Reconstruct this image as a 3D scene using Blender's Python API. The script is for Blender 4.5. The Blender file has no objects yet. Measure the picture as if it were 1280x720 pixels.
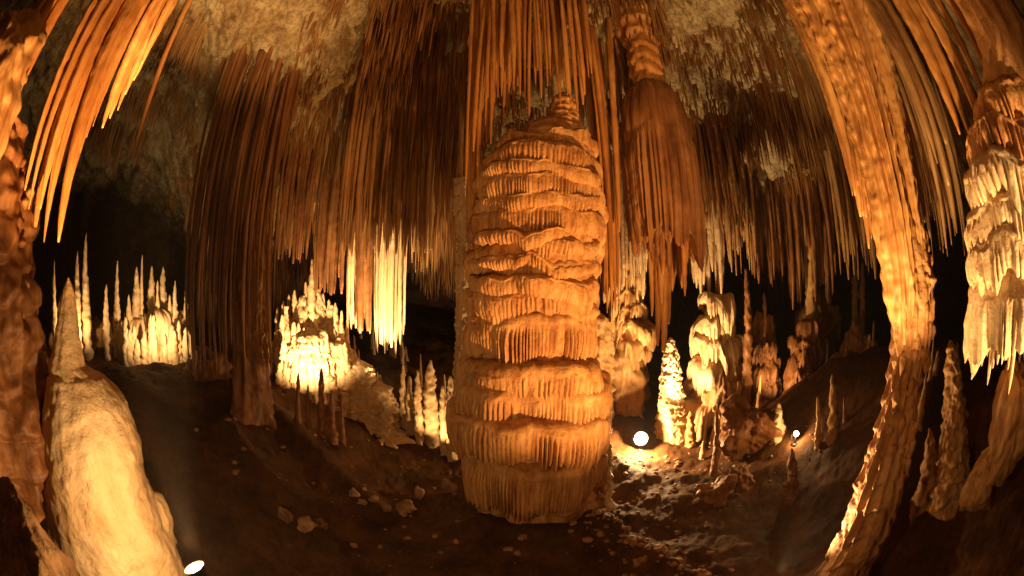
import bpy, math
import numpy as np
from mathutils import Vector
rng = np.random.default_rng(7)
sc = bpy.context.scene
COL = sc.collection

# ------------------------------------------------------------------ camera
CAM = np.array([0.0, 0.0, 4.0]); PITCH = math.radians(2.0); FL = 14.0
FP = FL / 36.0 * 1280.0
cd = bpy.data.cameras.new('camera'); cam = bpy.data.objects.new('camera', cd); COL.objects.link(cam)
cd.type = 'PANO'
cd.panorama_type = 'FISHEYE_EQUISOLID' if hasattr(cd, 'panorama_type') else cd.type
try:
    cd.cycles.panorama_type = 'FISHEYE_EQUISOLID'; cd.cycles.fisheye_lens = FL; cd.cycles.fisheye_fov = math.radians(215)
except Exception: pass
for k, v in (('fisheye_lens', FL), ('fisheye_fov', math.radians(215))):
    try: setattr(cd, k, v)
    except Exception: pass
cd.sensor_width = 36.0; cd.clip_start = 0.05; cd.clip_end = 300
cam.location = CAM; cam.rotation_euler = (math.radians(90) + PITCH, 0, 0)
sc.camera = cam

def D(x, y):                       # direction of a picture point (1280x720)
    dx, dy = x - 640.0, 360.0 - y
    r = math.hypot(dx, dy) + 1e-9
    th = 2 * math.asin(min(1, r / (2 * FP)))
    s = math.sin(th) / r
    v = np.array([dx * s, math.cos(th), dy * s])
    c, q = math.cos(PITCH), math.sin(PITCH)
    return np.array([v[0], v[1] * c - v[2] * q, v[1] * q + v[2] * c])
def P(x, y, R):                    # point at horizontal range R
    d = D(x, y); return CAM + d * (R / math.hypot(d[0], d[1]))
def px2m(x, y, R, w):
    d = D(x, y); t = R / math.hypot(d[0], d[1])
    th = math.acos(max(-1, min(1, d[1] * math.cos(PITCH) + d[2] * math.sin(PITCH))))
    return w / FP * t / max(0.6, math.cos(th / 2)) ** 0.5

# ------------------------------------------------------------------ noise
def _h(ix, iy, iz, s):
    n = (ix * 374761393 + iy * 668265263 + iz * 2147483647 + s * 1274126177) & 0xffffffff
    n = ((n ^ (n >> 13)) * 1274126177) & 0xffffffff
    n = n ^ (n >> 16)
    n = (n * 2246822519) & 0xffffffff
    return ((n ^ (n >> 15)) & 0xffff) / 65535.0
def vn(x, y, z, s=0):
    x, y, z = np.broadcast_arrays(np.asarray(x, float), np.asarray(y, float), np.asarray(z, float))
    fx, fy, fz = np.floor(x), np.floor(y), np.floor(z)
    ix, iy, iz = fx.astype(np.int64), fy.astype(np.int64), fz.astype(np.int64)
    x, y, z = x - fx, y - fy, z - fz
    x, y, z = [t * t * t * (t * (t * 6 - 15) + 10) for t in (x, y, z)]
    def L(a, b, t): return a + (b - a) * t
    return L(L(L(_h(ix, iy, iz, s), _h(ix+1, iy, iz, s), x), L(_h(ix, iy+1, iz, s), _h(ix+1, iy+1, iz, s), x), y),
             L(L(_h(ix, iy, iz+1, s), _h(ix+1, iy, iz+1, s), x), L(_h(ix, iy+1, iz+1, s), _h(ix+1, iy+1, iz+1, s), x), y), z)
def fbm(x, y, z, s=0, o=4, g=0.5):
    a, t, n = 1.0, 0.0, 0.0
    for i in range(o):
        t = t + a * (vn(x * 2**i, y * 2**i, z * 2**i, s + i * 17) - 0.5); n += a; a *= g
    return t / n * 2
def ss(a, b, x):
    t = np.clip((x - a) / (b - a), 0, 1); return t * t * (3 - 2 * t)

# ------------------------------------------------------------------ terrain functions
def segd(x, y, ax, ay, bx, by):
    vx, vy = bx - ax, by - ay
    t = np.clip(((x - ax) * vx + (y - ay) * vy) / (vx * vx + vy * vy), 0, 1)
    return np.hypot(x - ax - t * vx, y - ay - t * vy)
def floor_z(x, y, fine=True):
    x = np.asarray(x, float); y = np.asarray(y, float)
    R = np.hypot(x, y)
    z = 1.7 * ss(9.5, 17, y) + 0.5 * ss(17, 26, y)
    z = z + 2.3 * ss(2.6, 9.0, -x + 0.12 * y) * (1 - 0.35 * ss(9, 14, y))
    z = z + 2.5 * ss(3.6, 7.5, x - 0.15 * y) * (1 - ss(7, 12, y))
    z = z + 0.45 * np.exp(-(segd(x, y, 1.3, 6.3, 2.6, 3.2) / 0.35) ** 2)
    z = z + 0.35 * np.exp(-(segd(x, y, -0.6, 6.0, 1.0, 5.4) / 0.45) ** 2)
    z = z + 0.30 * np.exp(-(segd(x, y, -5.6, 6.0, -2.6, 4.6) / 0.25) ** 2)
    z = z + 0.28 * np.exp(-(segd(x, y, -6.5, 8.0, -2.6, 6.5) / 0.3) ** 2)
    z = z + 0.45 * np.exp(-(segd(x, y, 3.2, 2.6, 7.0, 3.4) / 0.3) ** 2)
    if fine:
        z = z + 0.35 * fbm(x * 0.45, y * 0.45, 0, 3, 5)
        z = z + 0.06 * fbm(x * 3.1, y * 3.1, 0, 9, 3)
    return z
def ceil_z(x, y):
    x = np.asarray(x, float); y = np.asarray(y, float)
    R = np.hypot(x, y)
    lf = ss(.70, .84, -x / np.maximum(R, .1))
    z = 10.6 - 2.6 * ss(7.4, 13.5, R) * (1 - lf) - 0.8 * ss(15, 26, R)
    z = z - 1.5 * ss(7.4, 8.8, R) * np.exp(-((np.arctan2(x, y) + .66) / .2) ** 2)
    edge = 7.3 + 0.55 * np.abs(np.minimum(x, 0)) + 0.15 * np.maximum(x, 0) + 1.2 * fbm(x * 0.5, y * 0.5, 2, 41, 3)
    z = z - 0.75 * ss(0, 0.35, y - edge) * (1 - lf)
    edge2 = 11.5 + 0.2 * x + 1.6 * fbm(x * 0.4, y * 0.4, 6, 44, 3)
    z = z - 0.5 * ss(0, 0.5, y - edge2)
    z = z + 0.9 * fbm(x * 0.35, y * 0.35, 0, 21, 4)
    z = z + 0.30 * np.abs(fbm(x * 1.4, y * 1.4, 0, 25, 3)) * 1.6
    z = z + 0.10 * fbm(x * 5, y * 5, 0, 29, 3) + 0.22 * ss(.09, 0, np.abs(fbm(x * .7, y * .7, 4, 61, 4)))
    return z
def G(x, y, f=floor_z):            # where the ray through a picture point meets the floor
    d = D(x, y); t = np.linspace(0.5, 60, 3000)
    p = CAM[None] + d[None] * t[:, None]
    hit = np.nonzero(p[:, 2] < f(p[:, 0], p[:, 1]))[0]
    i = hit[0] if len(hit) else len(t) - 1
    return p[i]
def gz(p): return float(floor_z(p[0], p[1]))

# ------------------------------------------------------------------ materials
def mat(name, light, mid, dark, streak=(7, 7, 0.7), blotch=0.9, rough=0.5, bump=0.35, bscale=16, bstretch=1.0, spec=0.35, speck=0.0):
    m = bpy.data.materials.new(name); m.use_nodes = True
    N, L = m.node_tree.nodes, m.node_tree.links
    b = N['Principled BSDF']
    geo = N.new('ShaderNodeNewGeometry')
    def mp(sx, sy, sz):
        v = N.new('ShaderNodeVectorMath'); v.operation = 'MULTIPLY'; v.inputs[1].default_value = (sx, sy, sz)
        L.new(geo.outputs['Position'], v.inputs[0]); return v.outputs[0]
    def noise(vec, scale, detail=5, rgh=0.55, dist=0.0):
        n = N.new('ShaderNodeTexNoise'); n.inputs['Scale'].default_value = scale; n.inputs['Detail'].default_value = detail
        n.inputs['Roughness'].default_value = rgh; n.inputs['Distortion'].default_value = dist
        L.new(vec, n.inputs['Vector']); return n.outputs['Fac']
    s = noise(mp(*streak), 1.0, 4, 0.6)
    w = noise(mp(1, 1, 1), blotch, 6, 0.6, 0.6)
    mix = N.new('ShaderNodeMath'); mix.operation = 'MULTIPLY_ADD'; L.new(s, mix.inputs[0]); mix.inputs[1].default_value = 0.55
    w2 = N.new('ShaderNodeMath'); w2.operation = 'MULTIPLY'; L.new(w, w2.inputs[0]); w2.inputs[1].default_value = 0.45
    L.new(w2.outputs[0], mix.inputs[2])
    cr = N.new('ShaderNodeValToRGB'); e = cr.color_ramp.elements
    e[0].position = 0.36; e[0].color = (*dark, 1); e[1].position = 0.64; e[1].color = (*light, 1)
    k = e.new(0.5); k.color = (*mid, 1)
    L.new(mix.outputs[0], cr.inputs[0])
    out = cr.outputs[0]
    if speck > 0:
        f = noise(mp(1, 1, 1), 9, 6, 0.7)
        r2 = N.new('ShaderNodeValToRGB'); r2.color_ramp.elements[0].position = 0.38; r2.color_ramp.elements[0].color = (1-speck, 1-speck, 1-speck, 1)
        r2.color_ramp.elements[1].position = 0.55; r2.color_ramp.elements[1].color = (1, 1, 1, 1)
        L.new(f, r2.inputs[0])
        mm = N.new('ShaderNodeMix'); mm.data_type = 'RGBA'; mm.blend_type = 'MULTIPLY'; mm.inputs[0].default_value = 1.0
        L.new(out, mm.inputs[6]); L.new(r2.outputs[0], mm.inputs[7]); out = mm.outputs[2]
    L.new(out, b.inputs['Base Color'])
    rr = N.new('ShaderNodeMapRange'); rr.inputs[3].default_value = rough - 0.15; rr.inputs[4].default_value = rough + 0.2
    L.new(w, rr.inputs[0]); L.new(rr.outputs[0], b.inputs['Roughness'])
    b.inputs['Specular IOR Level'].default_value = spec
    b1 = noise(mp(1, 1, bstretch), bscale, 6, 0.65, 0.3)
    bp = N.new('ShaderNodeBump'); bp.inputs['Strength'].default_value = min(1, bump * 1.1); bp.inputs['Distance'].default_value = 0.5 / bscale
    L.new(b1, bp.inputs['Height']); L.new(bp.outputs[0], b.inputs['Normal'])
    return m
M_CREAM = mat('cream_calcite', (0.68, 0.52, 0.31), (0.62, 0.44, 0.24), (0.50, 0.32, 0.15), (6, 6, 1.2), 1.3, 0.55, 0.9, 22)
M_COL = mat('banded_calcite', (0.66, 0.40, 0.17), (0.54, 0.27, 0.09), (0.28, 0.105, 0.03), (9, 9, 1.3), 1.3, 0.5, 0.9, 22)
M_OR = mat('orange_calcite', (0.62, 0.33, 0.10), (0.46, 0.20, 0.05), (0.22, 0.075, 0.018), (9, 9, 0.4), 0.8, 0.42, 0.4, 14, 0.35, 0.45)
M_ORP = mat('honey_calcite', (0.72, 0.43, 0.15), (0.60, 0.30, 0.09), (0.32, 0.12, 0.03), (11, 11, 0.35), 0.9, 0.4, 0.4, 14, 0.3, 0.45)
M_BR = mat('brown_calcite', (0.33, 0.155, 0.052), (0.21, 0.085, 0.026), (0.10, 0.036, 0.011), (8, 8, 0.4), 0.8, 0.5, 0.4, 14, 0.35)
M_GB = mat('golden_brown_calcite', (0.42, 0.23, 0.085), (0.30, 0.145, 0.045), (0.15, 0.06, 0.018), (8, 8, 0.4), 0.8, 0.5, 0.4, 14, 0.35)
M_TAN = mat('tan_calcite', (0.56, 0.36, 0.16), (0.42, 0.24, 0.09), (0.22, 0.10, 0.032), (8, 8, 0.4), 0.6, 0.5, 0.4, 14, 0.35)
M_ROCK = mat('ceiling_rock', (0.50, 0.42, 0.24), (0.36, 0.26, 0.125), (0.17, 0.09, 0.035), (1.6, 1.6, 1.6), 0.45, 0.7, 0.9, 5, 1, 0.25, 0.45)
M_MUD = mat('mud_floor', (0.12, 0.055, 0.022), (0.075, 0.033, 0.012), (0.035, 0.015, 0.006), (1.5, 1.5, 1.5), 0.5, 0.75, 0.35, 8, 1, 0.12, 0.3)
M_WALL = mat('wall_rock', (0.22, 0.13, 0.06), (0.14, 0.07, 0.03), (0.07, 0.03, 0.012), (1.5, 1.5, 1.0), 0.5, 0.7, 0.8, 5, 1, 0.2, 0.3)
M_STONE = mat('loose_stone', (0.42, 0.27, 0.15), (0.32, 0.18, 0.09), (0.18, 0.09, 0.04), (3, 3, 3), 2, 0.7, 0.6, 12, 1, 0.2, 0.3)
def plain(name, col, rough=0.5, metal=0.0, emit=None, es=0):
    m = bpy.data.materials.new(name); m.use_nodes = True; b = m.node_tree.nodes['Principled BSDF']
    n = m.node_tree.nodes.new('ShaderNodeTexNoise'); n.inputs['Scale'].default_value = 40
    r = m.node_tree.nodes.new('ShaderNodeMapRange'); r.inputs[3].default_value = rough - .1; r.inputs[4].default_value = rough + .1
    m.node_tree.links.new(n.outputs['Fac'], r.inputs[0]); m.node_tree.links.new(r.outputs[0], b.inputs['Roughness'])
    b.inputs['Base Color'].default_value = (*col, 1); b.inputs['Metallic'].default_value = metal
    if emit: b.inputs['Emission Color'].default_value = (*emit, 1); b.inputs['Emission Strength'].default_value = es
    return m
M_METAL = plain('black_lamp_metal', (0.03, 0.028, 0.025), 0.5, 0.6)
M_GLOW = plain('lit_lamp_glass', (0.9, 0.8, 0.6), 0.3, 0, (1.0, 0.72, 0.36), 60)

# ------------------------------------------------------------------ object helpers
def mk(name, v, quads, m, origin, extra=None):
    v = np.asarray(v, np.float32) - np.asarray(origin, np.float32)[None]
    me = bpy.data.meshes.new(name)
    quads = np.asarray(quads, np.int32)
    nq = len(quads); polys = extra or []
    me.vertices.add(len(v)); me.vertices.foreach_set('co', v.ravel())
    nl = nq * 4 + sum(len(p) for p in polys)
    me.loops.add(nl); me.polygons.add(nq + len(polys))
    li = np.concatenate([quads.ravel()] + [np.asarray(p, np.int32) for p in polys]) if polys else quads.ravel()
    me.loops.foreach_set('vertex_index', li.astype(np.int32))
    st = np.concatenate([np.arange(nq) * 4, nq * 4 + np.cumsum([0] + [len(p) for p in polys])[:-1]]) if polys else np.arange(nq) * 4
    tt = np.concatenate([np.full(nq, 4), [len(p) for p in polys]]) if polys else np.full(nq, 4)
    me.polygons.foreach_set('loop_start', st.astype(np.int32)); me.polygons.foreach_set('loop_total', tt.astype(np.int32))
    me.update(calc_edges=True); me.validate()
    me.shade_smooth()
    me.materials.append(m)
    return me
def link(name, me, loc, parent=None):
    o = bpy.data.objects.new(name, me); COL.objects.link(o)
    if parent is not None:
        o.parent = parent; o.location = Vector(loc) - parent.location
    else: o.location = loc
    return o
def tag(o, label=None, cat=None, group=None, kind=None):
    if label: o['label'] = label
    if cat: o['category'] = cat
    if group: o['group'] = group
    if kind: o['kind'] = kind
    return o
def thing(name, label, cat, loc, group=None):
    o = bpy.data.objects.new(name, None); COL.objects.link(o); o.location = [float(c) for c in loc]
    o.empty_display_size = 0.2
    return tag(o, label, cat, group)
def put(name, g, m, origin, parent=None, label=None, cat=None, group=None, kind=None):
    v, q, ex = g
    o = link(name, mk(name, v, q, m, origin, ex), [float(c) for c in origin], parent)
    return tag(o, label, cat, group, kind)

def gridq(m, n, wrap=True):
    i = np.arange(m - 1)[:, None]; j = np.arange(n if wrap else n - 1)[None]
    a = i * n + j; b = i * n + (j + 1) % n; c = (i + 1) * n + (j + 1) % n; d = (i + 1) * n + j
    return np.stack(np.broadcast_arrays(a, b, c, d), -1).reshape(-1, 4)

def tube(path, rad, n=24, m=40, flute=0.0, nf=3.0, lump=0.0, lf=2.0, lz=None, rough=0.03, rf=9.0, ledge=0.0, lef=3.0, ell=1.0, ella=0.0, seed=0, cap=True, pw=1.0):
    """rough limb of calcite along a path (top or bottom first); closed at both ends, one island"""
    path = np.asarray(path, float); rad = np.asarray(rad, float)
    seg = np.r_[0, np.cumsum(np.linalg.norm(np.diff(path, axis=0), axis=1))]; T = seg[-1]
    t = np.linspace(0, 1, m) ** pw * T
    c = np.stack([np.interp(t, seg, path[:, k]) for k in range(3)], 1)
    if len(path) > 2:                                   # smooth the kinks
        for _ in range(3): c[1:-1] = (c[:-2] + 2 * c[1:-1] + c[2:]) / 4
    r = np.interp(t, seg, rad)
    if len(rad) > 2:
        for _ in range(2): r[1:-1] = (r[:-2] + 2 * r[1:-1] + r[2:]) / 4
    ph = np.linspace(0, 2 * math.pi, n, endpoint=False)[None]
    cx, sx = np.cos(ph), np.sin(ph); tt = t[:, None]; zz = c[:, 2][:, None]
    rr = r[:, None] * np.ones_like(ph)
    sd = seed * 3.7
    if flute: 
        f = vn(cx * nf + sd, sx * nf - sd, zz * 0.35, seed + 1)
        rr = rr * (1 + flute * (1 - np.abs(2 * f - 1) * 2.0))
    if ledge:
        w = zz * lef + 0.8 * fbm(cx * 1.3 + sd, sx * 1.3, zz * 0.5, seed + 4, 2)
        fr = w - np.floor(w)
        rr = rr * (1 + ledge * (np.where(fr < 0.2, fr / 0.2, 1 - (fr - 0.2) / 0.8) ** 0.7 - 0.5))
    lz = lf if lz is None else lz
    X = c[:, 0][:, None] + rr * cx; Y = c[:, 1][:, None] + rr * sx
    if lump: rr = rr + r[:, None] * lump * fbm(X * lf + sd, Y * lf, zz * lz, seed + 7, 3)
    if rough: rr = rr + rough * fbm(X * rf, Y * rf, zz * rf, seed + 11, 2) * np.clip(r[:, None] / 0.1, 0, 1)
    rr = np.maximum(rr, 0.003)
    ux = rr * cx; uy = rr * sx * ell
    ca, sa = math.cos(ella), math.sin(ella)
    x = c[:, 0][:, None] + ux * ca - uy * sa; y = c[:, 1][:, None] + ux * sa + uy * ca
    z = np.broadcast_to(zz, x.shape)
    v = np.stack([x, y, z], -1).reshape(-1, 3)
    ex = [list(range(n))[::-1], list(range((m - 1) * n, m * n))]
    return v, gridq(m, n), ex

def tier(cx, cy, z0, z1, rin, rout, nfl=60, hem=0.1, wave=0.08, fl=0.05, shoulder=0.3, nth=720, rows=26, seed=0, ell=1.0, lump=0.08, dip=None, cover=1.0):
    """one ledge of flowstone: rounded shoulder, fluted drape, serrated hem, underside"""
    th = np.linspace(0, 2 * math.pi, nth, endpoint=False)
    c, s = np.cos(th), np.sin(th); sd = seed * 5.3
    H = z0 - z1
    a = th / (2 * math.pi) * nfl + 1.6 * (fbm(c * 3 + sd, s * 3, 0, seed, 3)) 
    k = np.floor(a); f = a - k
    tooth = np.sin(math.pi * f) ** 0.8
    rk = _h(k.astype(np.int64) % nfl, np.zeros(nth, np.int64), np.zeros(nth, np.int64), seed + 5)
    rk2 = vn(c * 4 + sd, s * 4, 7, seed + 8)
    ro = rout * (1 + lump * 1.6 * fbm(c * 1.6 + sd, s * 1.6, 3, seed + 2, 3))
    w = wave * fbm(c * 1.5 + sd, s * 1.5, 9, seed + 3, 3) * 1.5 + wave * .35 * fbm(c * 6 + sd, s * 6, 9, seed + 6, 2)
    fine = lambda r, z, k: .012 * fbm(c * r * 22, s * r * 22, z * 12, seed + k, 3)
    act = ss(0.3, 0.6, vn(c * 2.2 + sd, s * 2.2, 4, seed + 9)) * 0.9 + 0.1      # where the flutes are well formed
    hemz = z1 + w - hem * (0.25 + 0.75 * rk) * tooth * act - hem * 0.8 * (rk2 - .5)
    if dip is not None: hemz = hemz - dip[1] * np.exp(-((np.angle(np.exp(1j * (th - dip[0])))) / dip[2]) ** 2)
    rowsv = []
    ns = max(5, rows // 4); nd = rows - ns - 5
    hs = H * shoulder
    for i in range(ns):
        u = i / (ns - 1); q = math.sin(u * math.pi / 2)
        r = rin + (ro - rin) * q
        z = z0 + w * 0.7 * q - hs * (1 - math.cos(u * math.pi / 2))
        r = r + 0.03 * fbm(c * 5 + sd, s * 5, u * 2, seed + 30, 2) * q
        rowsv.append((r, z + 0 * th))
    ztop = z0 + w * 0.7 - hs
    for i in range(1, nd + 1):
        u = i / nd
        z = ztop + (hemz - ztop) * u
        amp = 1.7 * fl * act * ss(0.0, 0.4, np.array(u)) 
        r = ro + amp * (tooth - 0.6) * (0.6 + 0.8 * rk) - 0.04 * u * rout * (1 - tooth * 0.3) + 0.035 * fbm(c * rout * 3, s * rout * 3, z * 3, seed + 12, 3) + 0.025 * math.sin(u * math.pi)
        if u > 0.82: r = r - (u - 0.82) / 0.18 * fl * 0.5 * (1.0 - 0.3 * tooth)
        r = r + fine(rout, z, 51)
        rowsv.append((r, z))
    rl, zl = rowsv[-1]
    for i, (q, dz) in enumerate(((0.03, 0.0), (0.08, 0.03), (0.25, 0.10), (0.6, 0.14), (1.0, 0.16))):
        zz = hemz + (z1 + w - hemz) * min(1, q * 3) + dz * min(H, 0.5)
        rowsv.append((rl * (1 - q) + rin * 0.8 * q, zz))
    v = np.stack([np.stack([cx + r * c, cy + r * s * ell, z], -1) for r, z in rowsv], 0)
    m = len(rowsv)
    ex = [list(range(nth))[::-1], list(range((m - 1) * nth, m * nth))]
    return v.reshape(-1, 3), gridq(m, nth), ex

def from_edges(rows, R):           # [(xl, xr, y)] picture edges of an upright body at range R -> path, radii
    path, rad = [], []
    for xl, xr, y in rows:
        p = P((xl + xr) / 2, y, R); path.append(p); rad.append(px2m((xl + xr) / 2, y, R, (xr - xl) / 2))
    return np.array(path), np.array(rad)

# ------------------------------------------------------------------ cave shell
az = np.r_[np.linspace(-102, 102, 1000), np.linspace(102, 258, 50)[1:-1]] * math.pi / 180
RR = np.geomspace(0.8, 34, 400)
X = RR[:, None] * np.sin(az)[None]; Y = RR[:, None] * np.cos(az)[None]
def shell(name, f, m, R0):
    Z = f(X, Y)
    v = np.stack([X, Y, Z], -1).reshape(-1, 3)
    o = put(name, (v, gridq(len(RR), len(az)), [list(range(len(az)))]), m, (0, 0, 0), kind='structure')
    return o
def floor_full(x, y):
    z = floor_z(x, y)
    return z + 0.022 * fbm(x * 9, y * 9, 0, 77, 3) * ss(2, 4, np.hypot(x, y))
shell('floor', floor_full, M_MUD, 0)
shell('ceiling', lambda x, y: ceil_z(x, y) + 0.20 * fbm(x * 2.6, y * 2.6, 0, 31, 5, .6), M_ROCK, 0)
za = np.linspace(-1.5, 13, 120)
azf = np.linspace(0, 2 * math.pi, 900, endpoint=False)
A_, Z_ = np.meshgrid(azf, za)
rw = 27 + 3.0 * fbm(np.sin(A_) * 4, np.cos(A_) * 4, Z_ * 0.25, 51, 5)
back = ss(0.2, -0.5, np.cos(A_))
rw = rw * (1 - back) + (9 + 1.0 * fbm(np.sin(A_) * 4, np.cos(A_) * 4, Z_ * .4, 55, 4)) * back
v = np.stack([rw * np.sin(A_), rw * np.cos(A_), Z_], -1).reshape(-1, 3)
put('cave_wall', (v, gridq(120, 900), []), M_WALL, (0, 0, 0), kind='structure')

# ------------------------------------------------------------------ the great banded column
CR = 6.8
c0 = P(664, 640, CR); cx, cy = c0[0], c0[1]
col = thing('banded_column', 'huge banded orange calcite column with stacked fluted ledges, in the middle of the cave', 'column', (cx, cy, gz(c0)))
core_rows = [(688, 718, 128), (682, 724, 150), (650, 732, 165), (625, 742, 190), (605, 748, 230), (600, 748, 300), (598, 748, 380), (594, 745, 430), (590, 752, 500), (590, 748, 560), (598, 745, 620), (600, 740, 660)]
pa, ra = from_edges(core_rows, CR)
pa = np.vstack([pa, [pa[-1][0], pa[-1][1], -0.8]]); ra = np.r_[ra, ra[-1] * 1.25]
put('core', tube(pa, ra * 0.93, 240, 300, 0.03, 5, 0.10, 1.6, None, 0.05, 6, 0.04, 4.0, seed=3), M_COL, (cx, cy, gz(c0)), col)
def cprof(y):
    ys = [r[2] for r in core_rows]; return np.interp(y, ys, [r[0] for r in core_rows]), np.interp(y, ys, [r[1] for r in core_rows])
# (shoulder y, hem y, left edge, right edge, flutes, hem length px, flute depth, wave px)
tiers = [
 (150, 171, 655, 735, 46, 4, .03, 5), (160, 186, 622, 742, 60, 5, .03, 6), (176, 206, 604, 746, 70, 8, .045, 5),
 (199, 222, 597, 748, 74, 5, .035, 6), (212, 245, 594, 749, 78, 9, .06, 4), (240, 262, 595, 750, 76, 5, .04, 6), (254, 290, 592, 750, 80, 10, .06, 5),
 (286, 305, 590, 749, 78, 4, .03, 8), (300, 326, 588, 750, 72, 5, .03, 10), (320, 347, 587, 750, 70, 4, .03, 11),
 (341, 368, 586, 748, 66, 5, .035, 10), (362, 395, 585, 748, 66, 5, .03, 10), (388, 447, 586, 742, 76, 16, .07, 4),
 (452, 500, 578, 752, 60, 5, .03, 9), (480, 528, 574, 757, 78, 14, .055, 8), (522, 572, 566, 761, 82, 14, .06, 8), (574, 632, 584, 752, 84, 16, .06, 5)]
for i, (y0, y1, xl, xr, nf, hm, fl, wv) in enumerate(tiers):
    xm = (xl + xr) / 2
    p0 = P(xm, y0, CR); p1 = P(xm, y1, CR)
    # visible edge is at range CR, front faces are nearer: keep heights as seen at the edge averaged with the front
    ro = px2m(xm, (y0 + y1) / 2, CR, (xr - xl) / 2)
    front = (CR - ro * 0.8) / CR
    z0 = 4 + (p0[2] - 4) * front; z1 = 4 + (p1[2] - 4) * front
    a, b = cprof(y0); rin = px2m(xm, y0, CR, (b - a) / 2) * 0.86
    mh = px2m(xm, y1, CR, 1)
    dip = (-math.pi / 2 + 0.15, 0.16, 0.28) if i == 14 else None
    g = tier(p0[0], p0[1], z0, z1, rin, ro, int(nf * 1.5), hm * mh, wv * mh * rng.uniform(1.2, 2.2), fl * .85, rng.uniform(.15, .4), 1400, 38, seed=100 + i, dip=dip, lump=.06 + .025 * (i % 3))
    put('flowstone_ledge', g, M_COL, (p0[0], p0[1], z0), col)
put('knob', tube([P(703, 116, CR-.3) , P(703, 126, CR-.3), P(704, 150, CR-.3), P(706, 176, CR-.3)], [0.04, .19, .24, .34], 60, 50, 0.1, 3, 0.25, 4, seed=5, ledge=.2, lef=7, rough=.05), M_COL, P(704, 150, CR), col)
# side lobe on the right flank, strongly lit
R2 = 7.1
lr = [(738, 752, 392), (735, 762, 402), (730, 767, 430), (730, 767, 470), (730, 764, 500), (732, 762, 540), (735, 762, 580), (735, 764, 640)]
pa, ra = from_edges(lr, R2)
put('side_lobe', tube(pa, ra, 120, 160, 0.06, 4, 0.22, 3, 5, 0.06, 9, 0.14, 4.5, seed=9), M_CREAM, pa[-1], col)

# ------------------------------------------------------------------ hanging forms
def hang_geo(tip, R, w, top=None, seed=0, n=14, m=26, sharp=0.75, lump=.12, flute=.12, base=1.5, ell=1.0, ella=0.0, bulge=0.0):
    """stalactite whose tip shows at picture point `tip` at range R, rooted in the ceiling"""
    p = P(tip[0], tip[1], R)
    zt = float(ceil_z(p[0], p[1])) + 0.5 if top is None else top
    L = max(0.3, zt - p[2]); r = px2m(tip[0], tip[1], R, w / 2)
    u = np.array([0, .04, .12, .3, .5, .7, .85, .94, .98, 1.0])
    rad = r * np.array([base * 1.25, base, 1.1, 1.0, .98, .88, .66, .40, .22, .06]) ** (sharp / 0.75)
    if bulge: rad = rad * (1 + bulge * np.exp(-((u - .8) / .1) ** 2))
    rad = rad * (1 + .12 * rng.normal(size=len(u)) * np.array([1, 1, 1, 1, 1, 1, .5, .3, 0, 0]))
    jx, jy = rng.normal(0, .02, 2) * L
    path = np.stack([p[0] + jx * (1 - u) ** 2, p[1] + jy * (1 - u) ** 2, zt - u * L], 1)
    return tube(path, rad, n, m, flute, 1.6, lump, 5, 1.8, min(.02, r * .3), 12, ell=ell, ella=ella, seed=seed, pw=0.85), (path[0])
def hang(name, tip, R, w, mt, label=None, cat=None, group=None, parent=None, **k):
    g, o = hang_geo(tip, R, w, **k)
    return put(name, g, mt, o, parent, label, cat, group)
SD = [1000]
def sd(): SD[0] += 1; return SD[0]

def curtain(label, folds, mt, cat='drapery', name='stalactite_curtain', part='fold', group=None, **k):
    """folds: (tip x, tip y, range, width px)"""
    ps = [P(f[0], f[1], f[2]) for f in folds]; c = np.mean(ps, 0)
    t = thing(name, label, cat, (c[0], c[1], float(ceil_z(c[0], c[1]))), group)
    for f in folds:
        kk = dict(k); kk.update(f[4] if len(f) > 4 else {})
        mm = kk.pop('mat', mt)
        kk['sharp'] = kk.get('sharp', .75) * rng.uniform(.55, 1.25)
        hang(part, (f[0], f[1]), f[2], f[3], mm, parent=t, seed=sd(), **kk)
    return t

# near left curtain, brightly lit
F = []
for (x, y, w) in [(31, 238, 14), (36, 262, 11), (44, 284, 13), (50, 262, 11), (55, 303, 13), (63, 256, 13), (73, 303, 15), (83, 238, 16), (92, 214, 15), (100, 190, 15), (108, 172, 14), (116, 158, 12), (70, 225, 16), (57, 220, 18), (42, 232, 14), (128, 160, 13), (137, 148, 13), (147, 138, 12), (156, 118, 12), (166, 100, 12), (177, 80, 12), (188, 58, 11), (198, 35, 11), (87, 200, 22), (104, 150, 22), (122, 120, 22), (66, 200, 20)]:
    F.append((x, y, 4.0 + rng.uniform(-.2, .2), w * rng.uniform(1.2, 1.6)))
curtain('big glowing orange curtain of fused stalactites hanging above the pale stalagmite cone', F, M_ORP, n=30, m=110, flute=.22, lump=.16, base=1.9)
curtain('narrow orange blade of stalactite beside the big glowing curtain, against the dark', [(-4, 190, 3.7, 15, {'bulge': .5}), (10, 110, 3.6, 20), (20, 60, 3.6, 16)], M_OR, name='blade_stalactite', cat='stalactite', n=28, m=80)
hang('stalactite', (166, 200), 7.0, 7, M_OR, 'lone thin stalactite hanging in front of the pale ceiling rock, right of the glowing curtain', 'stalactite', seed=sd(), n=16, m=50)

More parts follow.
